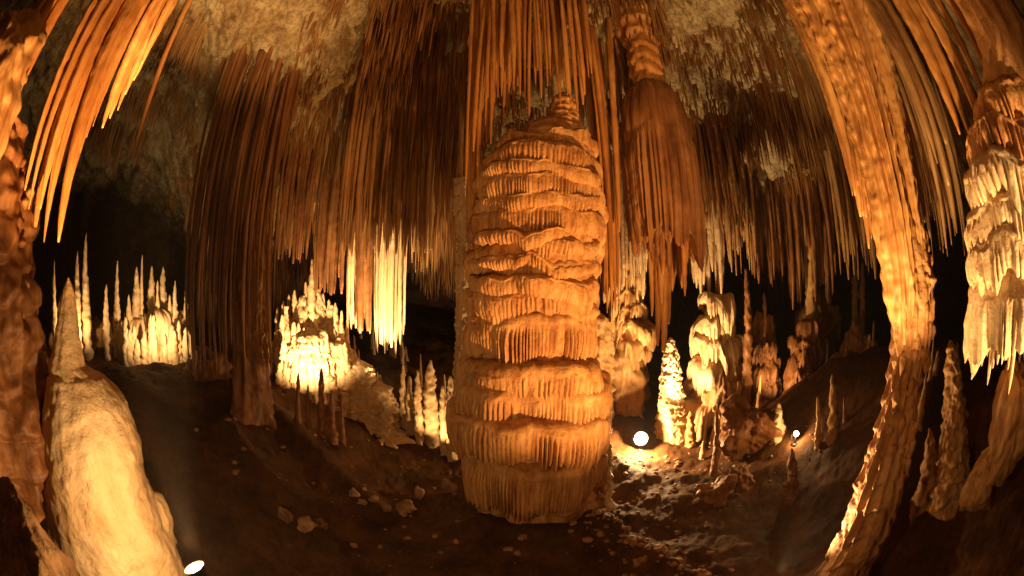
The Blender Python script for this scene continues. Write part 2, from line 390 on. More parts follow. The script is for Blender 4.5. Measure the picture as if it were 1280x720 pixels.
# near right curtains
F = [(1068 + 3.4 * i, 300 - abs(i - 3) * 14 + rng.uniform(-20, 20), 4.62 + .05 * i + rng.uniform(-.05, .05), rng.uniform(13, 22)) for i in range(-2, 9)]
F += [(1040, 160, 4.7, 16), (1050, 205, 4.7, 16), (1058, 245, 4.65, 15), (1030, 120, 4.8, 14), (1018, 80, 4.8, 14), (1075, 200, 4.5, 20), (1090, 230, 4.5, 16), (1085, 170, 4.5, 18), (1100, 200, 4.6, 14), (1103, 330, 4.6, 13), (1110, 385, 4.58, 14), (1118, 350, 4.6, 16), (1113, 430, 4.6, 11), (1128, 310, 4.6, 16), (1138, 275, 4.6, 15), (1097, 290, 4.6, 14), (1110, 280, 4.55, 18), (1122, 260, 4.6, 18)]
F = [(x + 8, y, R + .16, w) for x, y, R, w in F]
curtain('bright amber curtain of folds merging into the tall leaning column', F, M_ORP, n=28, m=90, flute=.14)
curtain('broad smooth tan stalactite fold beside the amber curtain', [(1172, 205, 4.6, 30, {'ell': .6}), (1160, 165, 4.6, 22), (1186, 232, 4.5, 10), (1183, 180, 4.55, 12)], M_TAN, n=40, m=90, name='stalactite_fold', flute=.1)
curtain('dark gold drapery of several ribs hanging down onto the tiered hanging mass', [(1200, 168, 4.3, 22), (1212, 172, 4.3, 20), (1222, 150, 4.2, 18), (1233, 172, 4.2, 16), (1247, 120, 4.1, 12), (1257, 105, 4.1, 10), (1240, 150, 4.3, 16)], M_OR, n=32, m=90, flute=.14)
curtain('two thin ribs of stalactite against the dark upper corner', [(1285, 90, 4.0, 10), (1300, 120, 4.0, 14), (1275, 60, 4.2, 8)], M_OR, n=20, m=60, name='stalactite_rib')

# tall column on the right
RC = 4.9
rows = [(1010, 1062, -60), (1020, 1072, 0), (1036, 1084, 50), (1056, 1104, 120), (1072, 1122, 180), (1084, 1146, 240), (1098, 1162, 300), (1108, 1172, 360), (1112, 1166, 420), (1106, 1156, 470), (1098, 1150, 510), (1086, 1142, 555), (1066, 1132, 610), (1052, 1116, 655), (1030, 1092, 700), (1012, 1082, 735), (990, 1070, 770)]
pa, ra = from_edges(rows, RC)
pa = np.vstack([[pa[0][0], pa[0][1], 11.5], pa]); ra = np.r_[ra[0] * 1.3, ra]
tc = thing('tall_column', 'tall knobbly cream column standing from floor to roof, brightly lit down one edge', 'column', (pa[-1][0], pa[-1][1], gz(pa[-1])))
put('shaft', tube(pa[5:], np.r_[ra[5] * .7, ra[6:] * .86], 220, 400, 0.14, 3.0, 0.12, 2.0, 2.6, 0.03, 9, 0.14, 2.6, seed=31), M_COL, pa[-1], tc)
ua, ur = from_edges([(970, 1085, -70), (992, 1097, 0), (1014, 1110, 50), (1046, 1126, 120), (1064, 1138, 180), (1080, 1148, 240), (1093, 1156, 300), (1104, 1158, 370), (1112, 1150, 440)], 4.82)
put('upper_drapery', tube(np.vstack([[ua[0][0], ua[0][1], 11.6], ua]), np.r_[ur[0] * 1.3, ur * .86] * np.array([1] * 9 + [.5]), 260, 320, 0.26, 6.5, .10, 2.0, .5, .03, 9, .03, 1.5, seed=33), M_ORP, ua[-1], tc)
for i in range(60):
    y = rng.uniform(300, 700); xl = np.interp(y, [r[2] for r in rows], [r[0] for r in rows]); xr = np.interp(y, [r[2] for r in rows], [r[1] for r in rows])
    fx = rng.uniform(.35, .98); x = xl + (xr - xl) * fx
    p = P(x, y, RC - .26 * math.sqrt(max(0, 1 - (2 * fx - 1) ** 2)) + rng.uniform(.0, .05)); h = rng.uniform(.04, .13); r = rng.uniform(.03, .075)
    put('knob', tube([p + [0, 0, h], p + [0, 0, h * .7], p, p - [0, 0, h * .8], p - [0, 0, h * 1.3]], [.01, r * .8, r, r * .6, .01], 20, 20, .1, 2, .4, 8, seed=sd(), rough=.02), M_COL, p, tc)

# tiered hanging mass at the right edge
RT = 4.0
tm = thing('tiered_drapery', 'massive tiered flowstone hanging at the edge of view, ledges fringed with dripping stalactites', 'flowstone', P(1262, 300, RT))
TR = [(120, 172, 1203, 1305, 40, 10, .04), (160, 210, 1196, 1312, 44, 10, .04), (200, 262, 1196, 1318, 50, 14, .05), (250, 300, 1203, 1325, 50, 14, .05), (286, 346, 1206, 1330, 54, 16, .05), (330, 425, 1210, 1330, 44, 26, .05)]
pts = [P(1262, y, RT) for y in (60, 120, 200, 300, 400)]
put('core', tube([[pts[0][0], pts[0][1], 11]] + pts, [.55, .4, .38, .42, .42, .3], 80, 120, .1, 3, .1, 2, seed=41), M_COL, pts[2], tm)
for i, (y0, y1, xl, xr, nf, hm, fl) in enumerate(TR):
    xm = (xl + xr) / 2; p0 = P(xm, y0, RT); p1 = P(xm, y1, RT)
    ro = px2m(xm, y0, RT, (xr - xl) / 2); mh = px2m(xm, y1, RT, 1)
    g = tier(p0[0], p0[1], p0[2], p1[2], ro * .6, ro, nf, hm * mh, 10 * mh, fl, .35, 700, 34, seed=140 + i, lump=.1)
    put('flowstone_ledge', g, M_CREAM if i > 1 else M_COL, (p0[0], p0[1], p0[2]), tm)
for i in range(22):
    a = rng.uniform(0, 2 * math.pi); xm = 1268; p = P(xm, 418, RT); ro = px2m(xm, 400, RT, 52)
    q = np.array([p[0] + ro * .85 * math.cos(a), p[1] + ro * .85 * math.sin(a), p[2] + .12]); L = rng.uniform(.25, .52); r = rng.uniform(.014, .024)
    put('drip', tube([q, q - [0, 0, L * .5], q - [0, 0, L * .85], q - [0, 0, L]], [r * 1.6, r, r * .8, .004], 10, 18, seed=sd(), rough=.008, rf=20), M_CREAM, q, tm)

# cluster above and around the banded column
F = []
for i in range(34):
    x = 583 + i * 2.0 + rng.uniform(-1.5, 1.5); F.append((x, rng.uniform(175, 250) if x < 600 else rng.uniform(100, 190) - (x - 600) * .7, 6.3 + rng.uniform(-.3, .5), rng.uniform(4, 8)))
F += [(590, 300, 6.9, 9), (586, 345, 7.0, 8), (597, 240, 6.4, 9)]
curtain('rust orange curtain of long parallel stalactites overhanging the left shoulder of the banded column', F, M_OR, n=16, m=60)
F = [(645 + i * 3.3 + rng.uniform(-2, 2), rng.uniform(85, 150) - 18 * (abs(i - 14) < 9), 5.9 + rng.uniform(-.35, .45), rng.uniform(3.5, 7)) for i in range(30)]
curtain('orange brown fringe of stalactites directly over the knob of the banded column', F, M_OR, n=16, m=60)
F = []
for i in range(16):
    F.append((746 + i * 1.9 + rng.uniform(-1, 1), rng.uniform(250, 400) if i > 2 else rng.uniform(300, 350), 7.6 + rng.uniform(-.3, .5), rng.uniform(5, 9)))
curtain('long slim orange curtain hanging close to the right side of the banded column', F, M_OR, n=16, m=70)
# bell drapery
RB = 7.6
bt = thing('bell_drapery', 'rounded brown bell of flowstone with long drips, hanging right of the banded column', 'flowstone', P(812, 110, RB))
p0 = P(812, 108, RB); p1 = P(812, 292, RB); rb = px2m(812, 200, RB, 43)
put('bell', tier(p0[0], p0[1], p0[2], p1[2], .3, rb, 40, .6, .2, .09, .35, 800, 60, seed=161, lump=.07), M_BR, p0, bt)
zc = float(ceil_z(p0[0], p0[1])) + .2
put('neck', tube([[p0[0], p0[1], zc], [p0[0], p0[1], (zc + p0[2]) / 2], [p0[0], p0[1], p0[2] - .1], [p0[0], p0[1], p0[2] - .5]], [.7, .34, .34, .4], 60, 60, .12, 3, .2, 3, ledge=.2, lef=3, seed=44), M_OR, p0, bt)
for i in range(34):
    a = rng.uniform(0, 2 * math.pi); q = np.array([p0[0] + rb * rng.uniform(.3, .92) * math.cos(a), p0[1] + rb * rng.uniform(.3, .92) * math.sin(a), p1[2] + .75])
    dx = (q[0] - p0[0]) / rb
    L = rng.uniform(.7, 1.3) + 1.2 * math.exp(-((dx - .25) / .3) ** 2) * rng.uniform(.5, 1)
    r = rng.uniform(.05, .09)
    put('drip', tube([q, q - [0, 0, L * .4], q - [0, 0, L * .8], q - [0, 0, L * .95], q - [0, 0, L]], [r * 1.3, r, r * .8, r * .45, .004], 14, 40, .1, 2, .1, 4, seed=sd()), M_BR if dx < 0 else M_OR, q, bt)
curtain('bright yellow orange stalactite bundle with blunt tip, hanging behind the brown bell', [(822, 432, 8.6, 11), (830, 440, 8.6, 12), (836, 405, 8.7, 9), (815, 395, 8.7, 9), (827, 380, 8.5, 12), (840, 350, 8.8, 8)], M_ORP, n=22, m=80, sharp=.45)

# background pale bundles
def bundle(label, x0, x1, y0, y1, n, R, w, m, dr=.5, **k):
    F = [(rng.uniform(x0, x1), y0 + (y1 - y0) * rng.uniform() ** .8, R + rng.uniform(-dr, dr), rng.uniform(w[0] * .4, w[1] * .8)) for _ in range(int(n * 2.2))]
    k = {**dict(n=12, m=60, lump=.3, flute=.2), **k}
    return curtain(label, F, m, **k)
bundle('cream stalactite bundle beside the blunt brown one, left of the bright ribbed pair', 434, 450, 350, 412, 9, 11.5, (6, 10), M_CREAM, .3, sharp=.5)
bundle('blunt brown stalactite bundle hanging between two bright cream bundles', 448, 464, 385, 418, 7, 11.3, (9, 13), M_BR, .3, sharp=.35)
bundle('brightest cream stalactite bundle, long ribs almost reaching the cave floor', 468, 506, 405, 446, 20, 11.6, (5, 9), M_CREAM, .4, sharp=.55)
bundle('brown stalactite bundle hanging above the brightly lit pinnacle mound', 392, 428, 325, 372, 14, 11.2, (8, 12), M_BR, .4, sharp=.5)
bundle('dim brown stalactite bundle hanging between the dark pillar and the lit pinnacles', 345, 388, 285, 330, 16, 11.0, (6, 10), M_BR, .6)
bundle('pale stalactite bundle with long thin tip behind the banded column shoulder', 866, 905, 290, 372, 18, 12.5, (6, 11), M_CREAM, .4, sharp=.6)
bundle('lit stalactite bundle in the gap between banded column and brown bell', 765, 812, 280, 375, 20, 11.5, (6, 10), M_CREAM, .7)
bundle('dim tan stalactite bundle right of the pale one, over the broad stump', 905, 945, 270, 345, 16, 12.0, (5, 9), M_TAN, .6)
bundle('small pale bundle of stalactites just behind the amber curtain column', 1152, 1210, 235, 330, 16, 5.9, (7, 12), M_TAN, .3)
bundle('yellowish stalactite bundle just left of the banded column', 568, 584, 300, 345, 6, 9.3, (6, 9), M_TAN, .3)
bundle('cream drips hanging over the tiny stalagmites near the slim column', 515, 540, 290, 345, 10, 11, (5, 8), M_TAN, .5)

bundle('brown fringe of thin stalactites hanging in front of the tops of the cream bundles', 424, 532, 268, 328, 40, 9.9, (5, 9), M_GB, .5)
bundle('brown fringe of thin stalactites hanging in front of the pale bundle over the stump', 858, 930, 225, 285, 24, 10.4, (5, 9), M_GB, .4)
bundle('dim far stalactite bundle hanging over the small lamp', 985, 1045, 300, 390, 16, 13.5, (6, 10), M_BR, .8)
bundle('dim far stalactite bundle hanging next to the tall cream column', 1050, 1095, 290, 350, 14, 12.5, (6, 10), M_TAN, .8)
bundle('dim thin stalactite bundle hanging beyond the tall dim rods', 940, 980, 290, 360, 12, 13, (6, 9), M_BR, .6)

# dark floor-to-roof pillar group at left
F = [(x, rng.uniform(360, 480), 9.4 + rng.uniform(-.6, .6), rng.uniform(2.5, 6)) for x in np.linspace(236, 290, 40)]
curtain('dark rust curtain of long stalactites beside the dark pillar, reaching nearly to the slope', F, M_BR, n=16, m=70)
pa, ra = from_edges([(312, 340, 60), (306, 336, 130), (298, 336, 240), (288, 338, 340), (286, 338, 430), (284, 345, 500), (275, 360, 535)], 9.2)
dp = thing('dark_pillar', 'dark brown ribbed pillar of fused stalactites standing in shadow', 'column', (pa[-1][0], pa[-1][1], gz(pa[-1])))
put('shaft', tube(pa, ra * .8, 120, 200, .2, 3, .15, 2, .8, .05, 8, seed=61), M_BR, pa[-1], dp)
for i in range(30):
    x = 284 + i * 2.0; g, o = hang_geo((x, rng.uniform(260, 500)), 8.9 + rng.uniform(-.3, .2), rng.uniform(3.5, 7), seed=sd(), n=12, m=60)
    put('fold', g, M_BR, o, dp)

# slim bright column beside the banded one
pa, ra = from_edges([(568, 600, 225), (570, 590, 300), (571, 585, 350), (570, 584, 400), (569, 583, 450), (568, 585, 490), (560, 592, 515)], 8.6)
slim = thing('slim_column', 'slim knobbly cream column just left of the huge banded one', 'column', (pa[-1][0], pa[-1][1], gz(pa[-1])))
put('shaft', tube(pa, ra, 50, 240, .12, 2.5, .35, 6, 6, .05, 12, seed=66), M_CREAM, pa[-1], slim)

# ------------------------------------------------------------------ stalagmites
def stal_geo(x, y0, y1, w, R=None, seed=0, tipw=.12, n=28, m=70, lump=.3, ledge=.12, lf=4.0, lef=4.0, mid=.6, sink=.3, flute=.05, rough=.05):
    R_ = R or float(np.hypot(*G(x, y1)[:2]))
    p1 = P(x, y1, R_); p0 = P(x, y0, R_); xb, yb = p1[0], p1[1]
    # keep the axis upright: use the base position
    H = p0[2] - p1[2]; r = px2m(x, y1, R_, w / 2)
    u = np.array([0, .05, .2, .5, .8, 1.0]); rad = r * np.array([tipw * .3, tipw, tipw + (mid - tipw) * .5, mid, mid + (1 - mid) * .65, 1.0])
    z = p0[2] - u * H; bx = np.interp(u, [0, 1], [p0[0], xb]); by = np.interp(u, [0, 1], [p0[1], yb])
    zf = float(floor_z(xb, yb))
    path = np.stack([bx, by, z], 1)
    ztail = p1[2] - sink if sink < .2 else min(zf, p1[2]) - .25
    path = np.vstack([path, [xb, yb, ztail]]); rad = np.r_[rad, r * 1.15]
    g = tube(path, rad, n, m, flute, 2.5, lump, lf, None, rough * min(1, r / .12), 10, ledge, lef, seed=seed)
    return g, np.array([xb, yb, zf])
def stal(x, y0, y1, w, mt, label, R=None, group=None, name='stalagmite', cat='stalagmite', **k):
    g, o = stal_geo(x, y0, y1, w, R, seed=sd(), **k)
    return put(name, g, mt, o, None, label, cat, group)

# near pale cone on the left: one body with a slender top
RL = 4.0
rows = [(84, 87, 347), (79, 92, 364), (74, 96, 395), (66, 103, 440), (60, 108, 456), (56, 132, 470), (50, 158, 500), (44, 176, 550), (44, 182, 600), (46, 198, 640), (44, 218, 690), (40, 232, 730), (36, 238, 790)]
pa, ra = from_edges(rows, RL); 
lc = thing('stalagmite', 'large pale stalagmite with slender tip on a swollen dome, lit by the near floor lamp', 'stalagmite', (pa[-1][0], pa[-1][1], gz(pa[-1])))
put('dome', tube(pa[4:], np.r_[ra[4] * .5, ra[5:]], 260, 300, 0.02, 3, 0.07, 1.6, None, 0.02, 9, 0.02, 3, seed=71), M_CREAM, pa[-1], lc)
put('spire', tube(pa[:6], ra[:6] * np.array([.5, 1.25, 1.2, 1.1, 1.05, .9]), 90, 160, 0.04, 3, 0.06, 3, None, 0.012, 14, 0.02, 5, seed=72), M_CREAM, pa[4], lc)
stal(180, 616, 745, 84, M_CREAM, 'low pale hump leaning against the foot of the big swollen stalagmite', R=4.02, n=140, m=140, tipw=.5, mid=.9, lump=.14, ledge=.03, lf=2, rough=.02)

# left edge wall formation
rows = [(-60, 40, 160), (-60, 42, 200), (-70, 50, 260), (-70, 55, 320), (-80, 58, 380), (-80, 66, 450), (-90, 80, 520), (-100, 90, 600)]
pa, ra = from_edges(rows, 4.6)
lw = thing('knobbly_column', 'knobbly brown column at the edge of view covered in popcorn calcite, left of the slender tip', 'column', (pa[-1][0], pa[-1][1], gz(pa[-1])))
put('shaft', tube(np.vstack([pa[0] + [0, 0, .3], pa]), np.r_[.05, ra * .9], 160, 280, .1, 3, .25, 2.0, 3, .05, 7, .1, 3, seed=81), M_BR, pa[-1], lw)
for i in range(90):
    y = rng.uniform(195, 420); x = rng.uniform(-12, 34) if y > 250 else rng.uniform(-10, 44)
    p = P(x, y, 4.6 - .42 + rng.uniform(-.05, .06)); h = rng.uniform(.03, .08); r = rng.uniform(.03, .07)
    put('knob', tube([p + [0, 0, h], p + [0, 0, h * .7], p, p - [0, 0, h * .8], p - [0, 0, h * 1.3]], [.01, r * .8, r, r * .6, .01], 16, 16, .1, 2, .4, 8, seed=sd(), rough=.03), M_TAN if rng.uniform() < .5 else M_BR, p, lw)

def rock_geo(p, r, hz, n, seed, lump=.3, cuts=12):
    r_ = np.random.default_rng(seed); m = n // 2 + 4
    th = np.linspace(.02, math.pi - .02, m)[:, None]; ph = np.linspace(0, 2 * math.pi, n, endpoint=False)[None]
    v = np.stack([np.sin(th) * np.cos(ph), np.sin(th) * np.sin(ph), np.cos(th) * np.ones_like(ph)], -1).reshape(-1, 3)
    for k in range(cuts):
        d = r_.normal(size=3); d /= np.linalg.norm(d); c = r_.uniform(.55, .88)
        e = np.maximum(v @ d - c, 0); v = v - (e * .93)[:, None] * d[None]
    q = seed * 1.3
    f = 1 + lump * fbm(v[:, 0] * 1.5 + q, v[:, 1] * 1.5, v[:, 2] * 1.5, seed, 3) + .10 * fbm(v[:, 0] * 6 + q, v[:, 1] * 6, v[:, 2] * 6, seed + 1, 3)
    v = v * f[:, None] * np.array([r, r * r_.uniform(.75, 1.1), hz * .75]) + np.array([p[0], p[1], p[2] - hz * .2])
    return v, gridq(m, n), [list(range(n))[::-1], list(range((m - 1) * n, m * n))]
def boulder(x, y, w, h, R, m, label, group=None, name='boulder', seed=None, n=90, cat='boulder', lump=.35, lf=1.6, cuts=12):
    s = seed or sd(); p = P(x, y, R); r = px2m(x, y, R, w / 2); hz = px2m(x, y, R, h)
    return put(name, rock_geo(p, r, hz, n, s, lump, cuts), m, p, None, label, cat, group)
boulder(5, 60, 105, 85, 3.3, M_TAN, 'cracked tan rock bulging from the roof in the upper corner beside the narrow blade', n=120, lump=.5, lf=2.4)
boulder(22, 690, 170, 110, 3.1, M_WALL, 'big rough dark boulder at the foot of the large pale stalagmite', n=160, lump=.25, lf=2.4)
boulder(1268, 512, 66, 74, 4.6, M_TAN, 'smooth rounded tan boulder under the tiered hanging flowstone', n=100, lump=.3, cuts=3)
boulder(1236, 585, 80, 50, 4.9, M_TAN, 'low tan hump of rock below the smooth rounded boulder', n=80, lump=.2)
boulder(938, 522, 84, 52, 9.5, M_BR, 'dim rough boulder with glowing rim beside the small lamp', n=120, lump=.6, cuts=8)

# background: lit shelf with spires at left
RSH = 13.0
shf = thing('flowstone_shelf', 'lit pale shelf of rippled flowstone under the row of thin spires', 'flowstone', P(198, 440, RSH))
for (xl, xr, y0, y1, hm) in [(158, 196, 392, 440, 22), (178, 214, 386, 426, 20), (200, 240, 390, 445, 24), (140, 172, 402, 440, 14), (190, 224, 405, 450, 20), (166, 200, 412, 455, 16)]:
    xm = (xl + xr) / 2; p0 = P(xm, y0, RSH + rng.uniform(-.3, .3)); ro = px2m(xm, y0, RSH, (xr - xl) / 2); mh = px2m(xm, y0, RSH, 1)
    put('ledge', tier(p0[0], p0[1], p0[2], p0[2] - (y1 - y0) * mh, ro * .1, ro, 17, hm * mh, 12 * mh, .08, .4, 300, 30, seed=sd(), lump=.4), M_CREAM, p0, shf)
    put('core', tube([p0 - [0, 0, .15], p0 - [0, 0, 1.5], [p0[0], p0[1], 1.0]], [ro * .8, ro * .75, ro], 60, 50, .1, 3, .2, 2, seed=sd()), M_TAN, p0, shf)
left_sp = [(108, 290, 382, 11, 'tallest lit spire left of the row, rising beyond the big stalagmite tip'), (97, 313, 372, 8, 'thin lit spire between the big stalagmite tip and the tallest spire'), (68, 325, 385, 7, 'faint thin spire just left of the big stalagmite tip'),
 (147, 325, 398, 9, 'slender spire standing left of the lit shelf, one of the taller'), (133, 355, 402, 8, 'short spire just left of the slender one beside the shelf'),
 (171, 333, 394, 13, 'fat knobbly spire at the left end of the lit shelf'), (178, 318, 392, 6, 'needle thin dim spire behind the fat knobbly one on the shelf'), (190, 332, 392, 12, 'pointed bright spire in the middle of the shelf'), (204, 333, 392, 14, 'broadest bright spire on the lit shelf'), (197, 350, 392, 7, 'short spire between the two brightest shelf spires'),
 (219, 350, 394, 8, 'small spire on the right half of the lit shelf'), (233, 353, 396, 7, 'last thin spire by the dark rust curtain'), (212, 368, 392, 7, 'stubby spire right of the broadest one on the shelf'), (161, 368, 392, 7, 'stubby spire on the left corner of the shelf')]
for x, y0, y1, w, lb in left_sp:
    stal(x, y0, y1 + 6, w, M_CREAM, lb, R=RSH + rng.uniform(-.5, .3), group='spires on and beside the lit shelf', tipw=.2, mid=.62, lump=.45, lf=5, n=18, m=60, lef=5, ledge=.2)

for k in range(22):
    x = rng.uniform(146, 240); y0 = rng.uniform(392, 424)
    stal(x, y0, y0 + rng.uniform(22, 34), rng.uniform(6, 11), M_CREAM, 'short stubby stalagmite crusting the front of the lit shelf', R=RSH - rng.uniform(.75, 1.1), group='stubs on the front of the lit shelf', tipw=.35, mid=.75, lump=.5, lf=5, n=18, m=40, lef=5, ledge=.2)

# bright pinnacle mound
RM = 11.5
md = thing('flowstone_mound', 'dazzling cream flowstone mound covered in pinnacles, left of the cream stalactites', 'flowstone', P(392, 490, RM))
for (xl, xr, y0, y1, R) in [(415, 478, 452, 520, 11.0), (440, 500, 478, 528, 10.8), (341, 374, 386, 505, 11.3), (360, 398, 372, 500, 11.6), (380, 414, 364, 500, 11.7), (396, 432, 384, 500, 11.6), (350, 420, 412, 505, 11.2), (398, 450, 425, 515, 11.2), (348, 400, 430, 515, 11.0), (380, 425, 415, 515, 11.0)]:
    rws = [((xl + xr) / 2 - 3, (xl + xr) / 2 + 3, y0 - 3), (xl + 12, xr - 14, y0 + 6), (xl + 3, xr - 4, y0 + 30), (xl, xr, y0 + 60), (xl - 4, xr + 12, y1 + 8)]
    pa, ra = from_edges(rws, R); pa = np.vstack([pa, [pa[-1][0], pa[-1][1], .3]]); ra = np.r_[ra, ra[-1] * 1.2]
    put('hump', tube(pa, ra, 160, 130, .10, 4, .32, 3.0, 3.5, .07, 7, .10, 3, seed=sd()), M_CREAM, pa[0], md)
pins = [(347, 385, 430, 8), (354, 376, 430, 9), (361, 368, 430, 9), (368, 362, 425, 9), (375, 371, 425, 8), (382, 352, 420, 9), (390, 322, 415, 11), (397, 368, 415, 8), (404, 366, 418, 9), (411, 374, 420, 8), (419, 378, 425, 9), (427, 388, 430, 8), (434, 398, 440, 8), (351, 405, 450, 9), (372, 395, 445, 10), (394, 392, 440, 10), (414, 404, 445, 9), (360, 420, 460, 10)]
for k in range(46):
    x = rng.uniform(345, 440); y0 = 392 + max(0, x - 400) * .8 + rng.uniform(0, 70); pins.append((x, y0, y0 + rng.uniform(22, 40), rng.uniform(6, 10)))
for i, (x, y0, y1, w) in enumerate(pins):
    lb = 'tallest pinnacle rising from the dazzling flowstone mound' if y0 == 322 else 'short knobbly cream pinnacle on the dazzling flowstone mound'
    stal(x, y0, y1 - 4, w * 1.1, M_CREAM, lb, R=(11.6 if i < 18 else 10.75 + max(0, 440 - y0) * .009) + rng.uniform(-.25, .2), group='pinnacles on the dazzling mound', name='stalagmite', tipw=.3, mid=.7, lump=.5, lf=5, n=18, m=44, ledge=.15, sink=.15)

# others, singled out one by one
LR = float(np.hypot(*G(800, 562)[:2])); print('LAMP RANGE', LR)
S = [
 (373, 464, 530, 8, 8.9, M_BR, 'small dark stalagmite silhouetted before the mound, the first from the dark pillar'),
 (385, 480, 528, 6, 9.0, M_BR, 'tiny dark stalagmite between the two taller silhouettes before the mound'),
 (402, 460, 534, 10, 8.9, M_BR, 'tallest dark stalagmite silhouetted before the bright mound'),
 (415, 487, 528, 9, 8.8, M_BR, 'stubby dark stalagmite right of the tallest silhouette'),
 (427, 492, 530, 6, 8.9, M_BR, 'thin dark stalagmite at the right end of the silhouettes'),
 (538, 450, 502, 17, 10.2, M_CREAM, 'small bright pointed stalagmite between cream bundles and slim column'),
 (522, 462, 500, 10, 10.2, M_CREAM, 'little bright stalagmite just left of the pointed one'),
 (563, 470, 506, 12, 9.6, M_CREAM, 'little bright stalagmite at the foot of the slim column'),
 (553, 482, 506, 8, 9.8, M_CREAM, 'tiny stalagmite between pointed one and slim column'),
 (504, 456, 500, 9, 10.8, M_CREAM, 'knobbly little stalagmite below the brightest cream bundle'),
 (512, 470, 502, 8, 10.6, M_CREAM, 'short stub of stalagmite right beside the knobbly little one'),
 (461, 455, 478, 11, 11.5, M_CREAM, 'small lit knob of stalagmite at the right foot of the mound'),
 (475, 468, 500, 9, 10.9, M_TAN, 'dim stub of stalagmite under the brightest bundle'),
 (838, 422, 550, 40, LR + 1.0, M_CREAM, 'bright cone shaped stalagmite standing right beside the glaring floor lamp'),
 (863, 513, 560, 16, LR + .4, M_TAN, 'small stalagmite at the right foot of the bright cone'),
 (896, 515, 565, 9, 8.9, M_BR, 'thin dark stalagmite between bright cone and rough boulder'),
 (973, 503, 552, 17, 9.3, M_CREAM, 'small glowing stalagmite beside the rough boulder and small lamp'),
 (1040, 468, 566, 14, 8.3, M_TAN, 'dim slender stalagmite right of the small lamp, the taller of two'),
 (1022, 496, 560, 8, 8.4, M_TAN, 'dim thin stalagmite nearest the small lamp, the shorter of two'),
 (1055, 495, 562, 7, 8.6, M_BR, 'faint thin stalagmite behind the taller slender one'),
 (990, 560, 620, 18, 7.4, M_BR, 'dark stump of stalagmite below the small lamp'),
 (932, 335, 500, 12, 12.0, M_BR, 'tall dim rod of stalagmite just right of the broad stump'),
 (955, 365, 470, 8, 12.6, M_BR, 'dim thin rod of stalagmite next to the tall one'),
 (1012, 288, 430, 18, 13.5, M_TAN, 'tall dim far stalagmite with swollen foot, beyond the small lamp'),
 (1035, 312, 350, 7, 16.5, M_CREAM, 'far tiny lit stalagmite nearest the tall dim one'),
 (1068, 320, 355, 8, 16.0, M_CREAM, 'far tiny lit stalagmite, middle one of the distant three'),
 (1078, 328, 358, 7, 16.0, M_CREAM, 'far tiny lit stalagmite closest to the tall cream column'),
 (1188, 425, 612, 44, 6.3, M_TAN, 'lumpy stacked stalagmite between the tall cream column and tiered drapery'),
 (1162, 535, 590, 20, 6.2, M_TAN, 'little knob stalagmite at the foot of the lumpy stacked one'),
 (760, 440, 560, 16, 11.8, M_BR, 'dim stalagmite in the gap just right of the banded column'),
 (905, 470, 560, 11, 10.5, M_BR, 'dim rod of stalagmite in front of the broad stump'),
]
for x, y0, y1, w, R, m, lb in S:
    big = w > 25
    stal(x, y0, y1, w, m, lb, R=R, tipw=.35 if w < 14 else .25, mid=.68, lump=.4 if not big else .2, lf=5 if not big else 3, n=100 if big else 22, m=160 if big else 60, ledge=.15, rough=.07)

FR = np.random.default_rng(5)
for (xa, xb, R0, R1, n, lb, gr) in [
   (60, 232, 13.5, 17, 26, 'small far spire on the dark slope beyond the lit shelf', 'far spires beyond the lit shelf'),
   (440, 560, 12, 16, 16, 'small far stalagmite in the dark behind the cream bundles', 'far stalagmites behind the cream bundles'),
   (945, 1100, 12.5, 17.5, 34, 'small far stalagmite scattered on the dim slope left of the tall cream column', 'far stalagmites on the dim slope'),
   (860, 960, 10.2, 12, 14, 'small stalagmite standing among rubble before the broad stump', 'small stalagmites before the broad stump'),
   (1120, 1200, 7, 9, 6, 'dim stalagmite in the dark gap behind the tall cream column', 'dim stalagmites behind the tall cream column')]:
    for k in range(n):
        x = FR.uniform(xa, xb); Rr = FR.uniform(R0, R1); p = P(x, 400, Rr); zf = gz(p); hh = FR.uniform(.3, 1.3); r = FR.uniform(.05, .12)
        path = [[p[0], p[1], zf + hh], [p[0], p[1], zf + hh * .85], [p[0], p[1], zf + hh * .4], [p[0], p[1], zf - .2]]
        put('stalagmite', tube(path, [.015, r * .35, r * .7, r * 1.1], 16, 40, .05, 2.5, .45, 5, None, .04, 10, .15, 4, seed=sd()), M_CREAM if FR.uniform() < .6 else M_TAN, (p[0], p[1], zf), None, lb, 'stalagmite', gr)

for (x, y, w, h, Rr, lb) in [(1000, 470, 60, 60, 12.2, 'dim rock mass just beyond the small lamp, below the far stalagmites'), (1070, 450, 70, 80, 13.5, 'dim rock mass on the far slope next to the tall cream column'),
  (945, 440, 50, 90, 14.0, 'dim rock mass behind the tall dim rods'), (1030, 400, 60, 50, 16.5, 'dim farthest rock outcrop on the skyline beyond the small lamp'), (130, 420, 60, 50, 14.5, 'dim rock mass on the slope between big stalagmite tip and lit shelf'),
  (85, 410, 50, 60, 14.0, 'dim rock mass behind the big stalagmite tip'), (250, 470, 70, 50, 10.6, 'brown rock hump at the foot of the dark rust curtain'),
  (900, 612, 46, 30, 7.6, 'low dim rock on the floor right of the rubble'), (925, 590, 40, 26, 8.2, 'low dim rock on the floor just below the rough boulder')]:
    boulder(x, y, w, h, Rr, M_BR if y > 460 else M_TAN, lb, 'rock masses in the dim parts of the cave', n=120, lump=.7, cuts=10, cat='rock', name='rock')

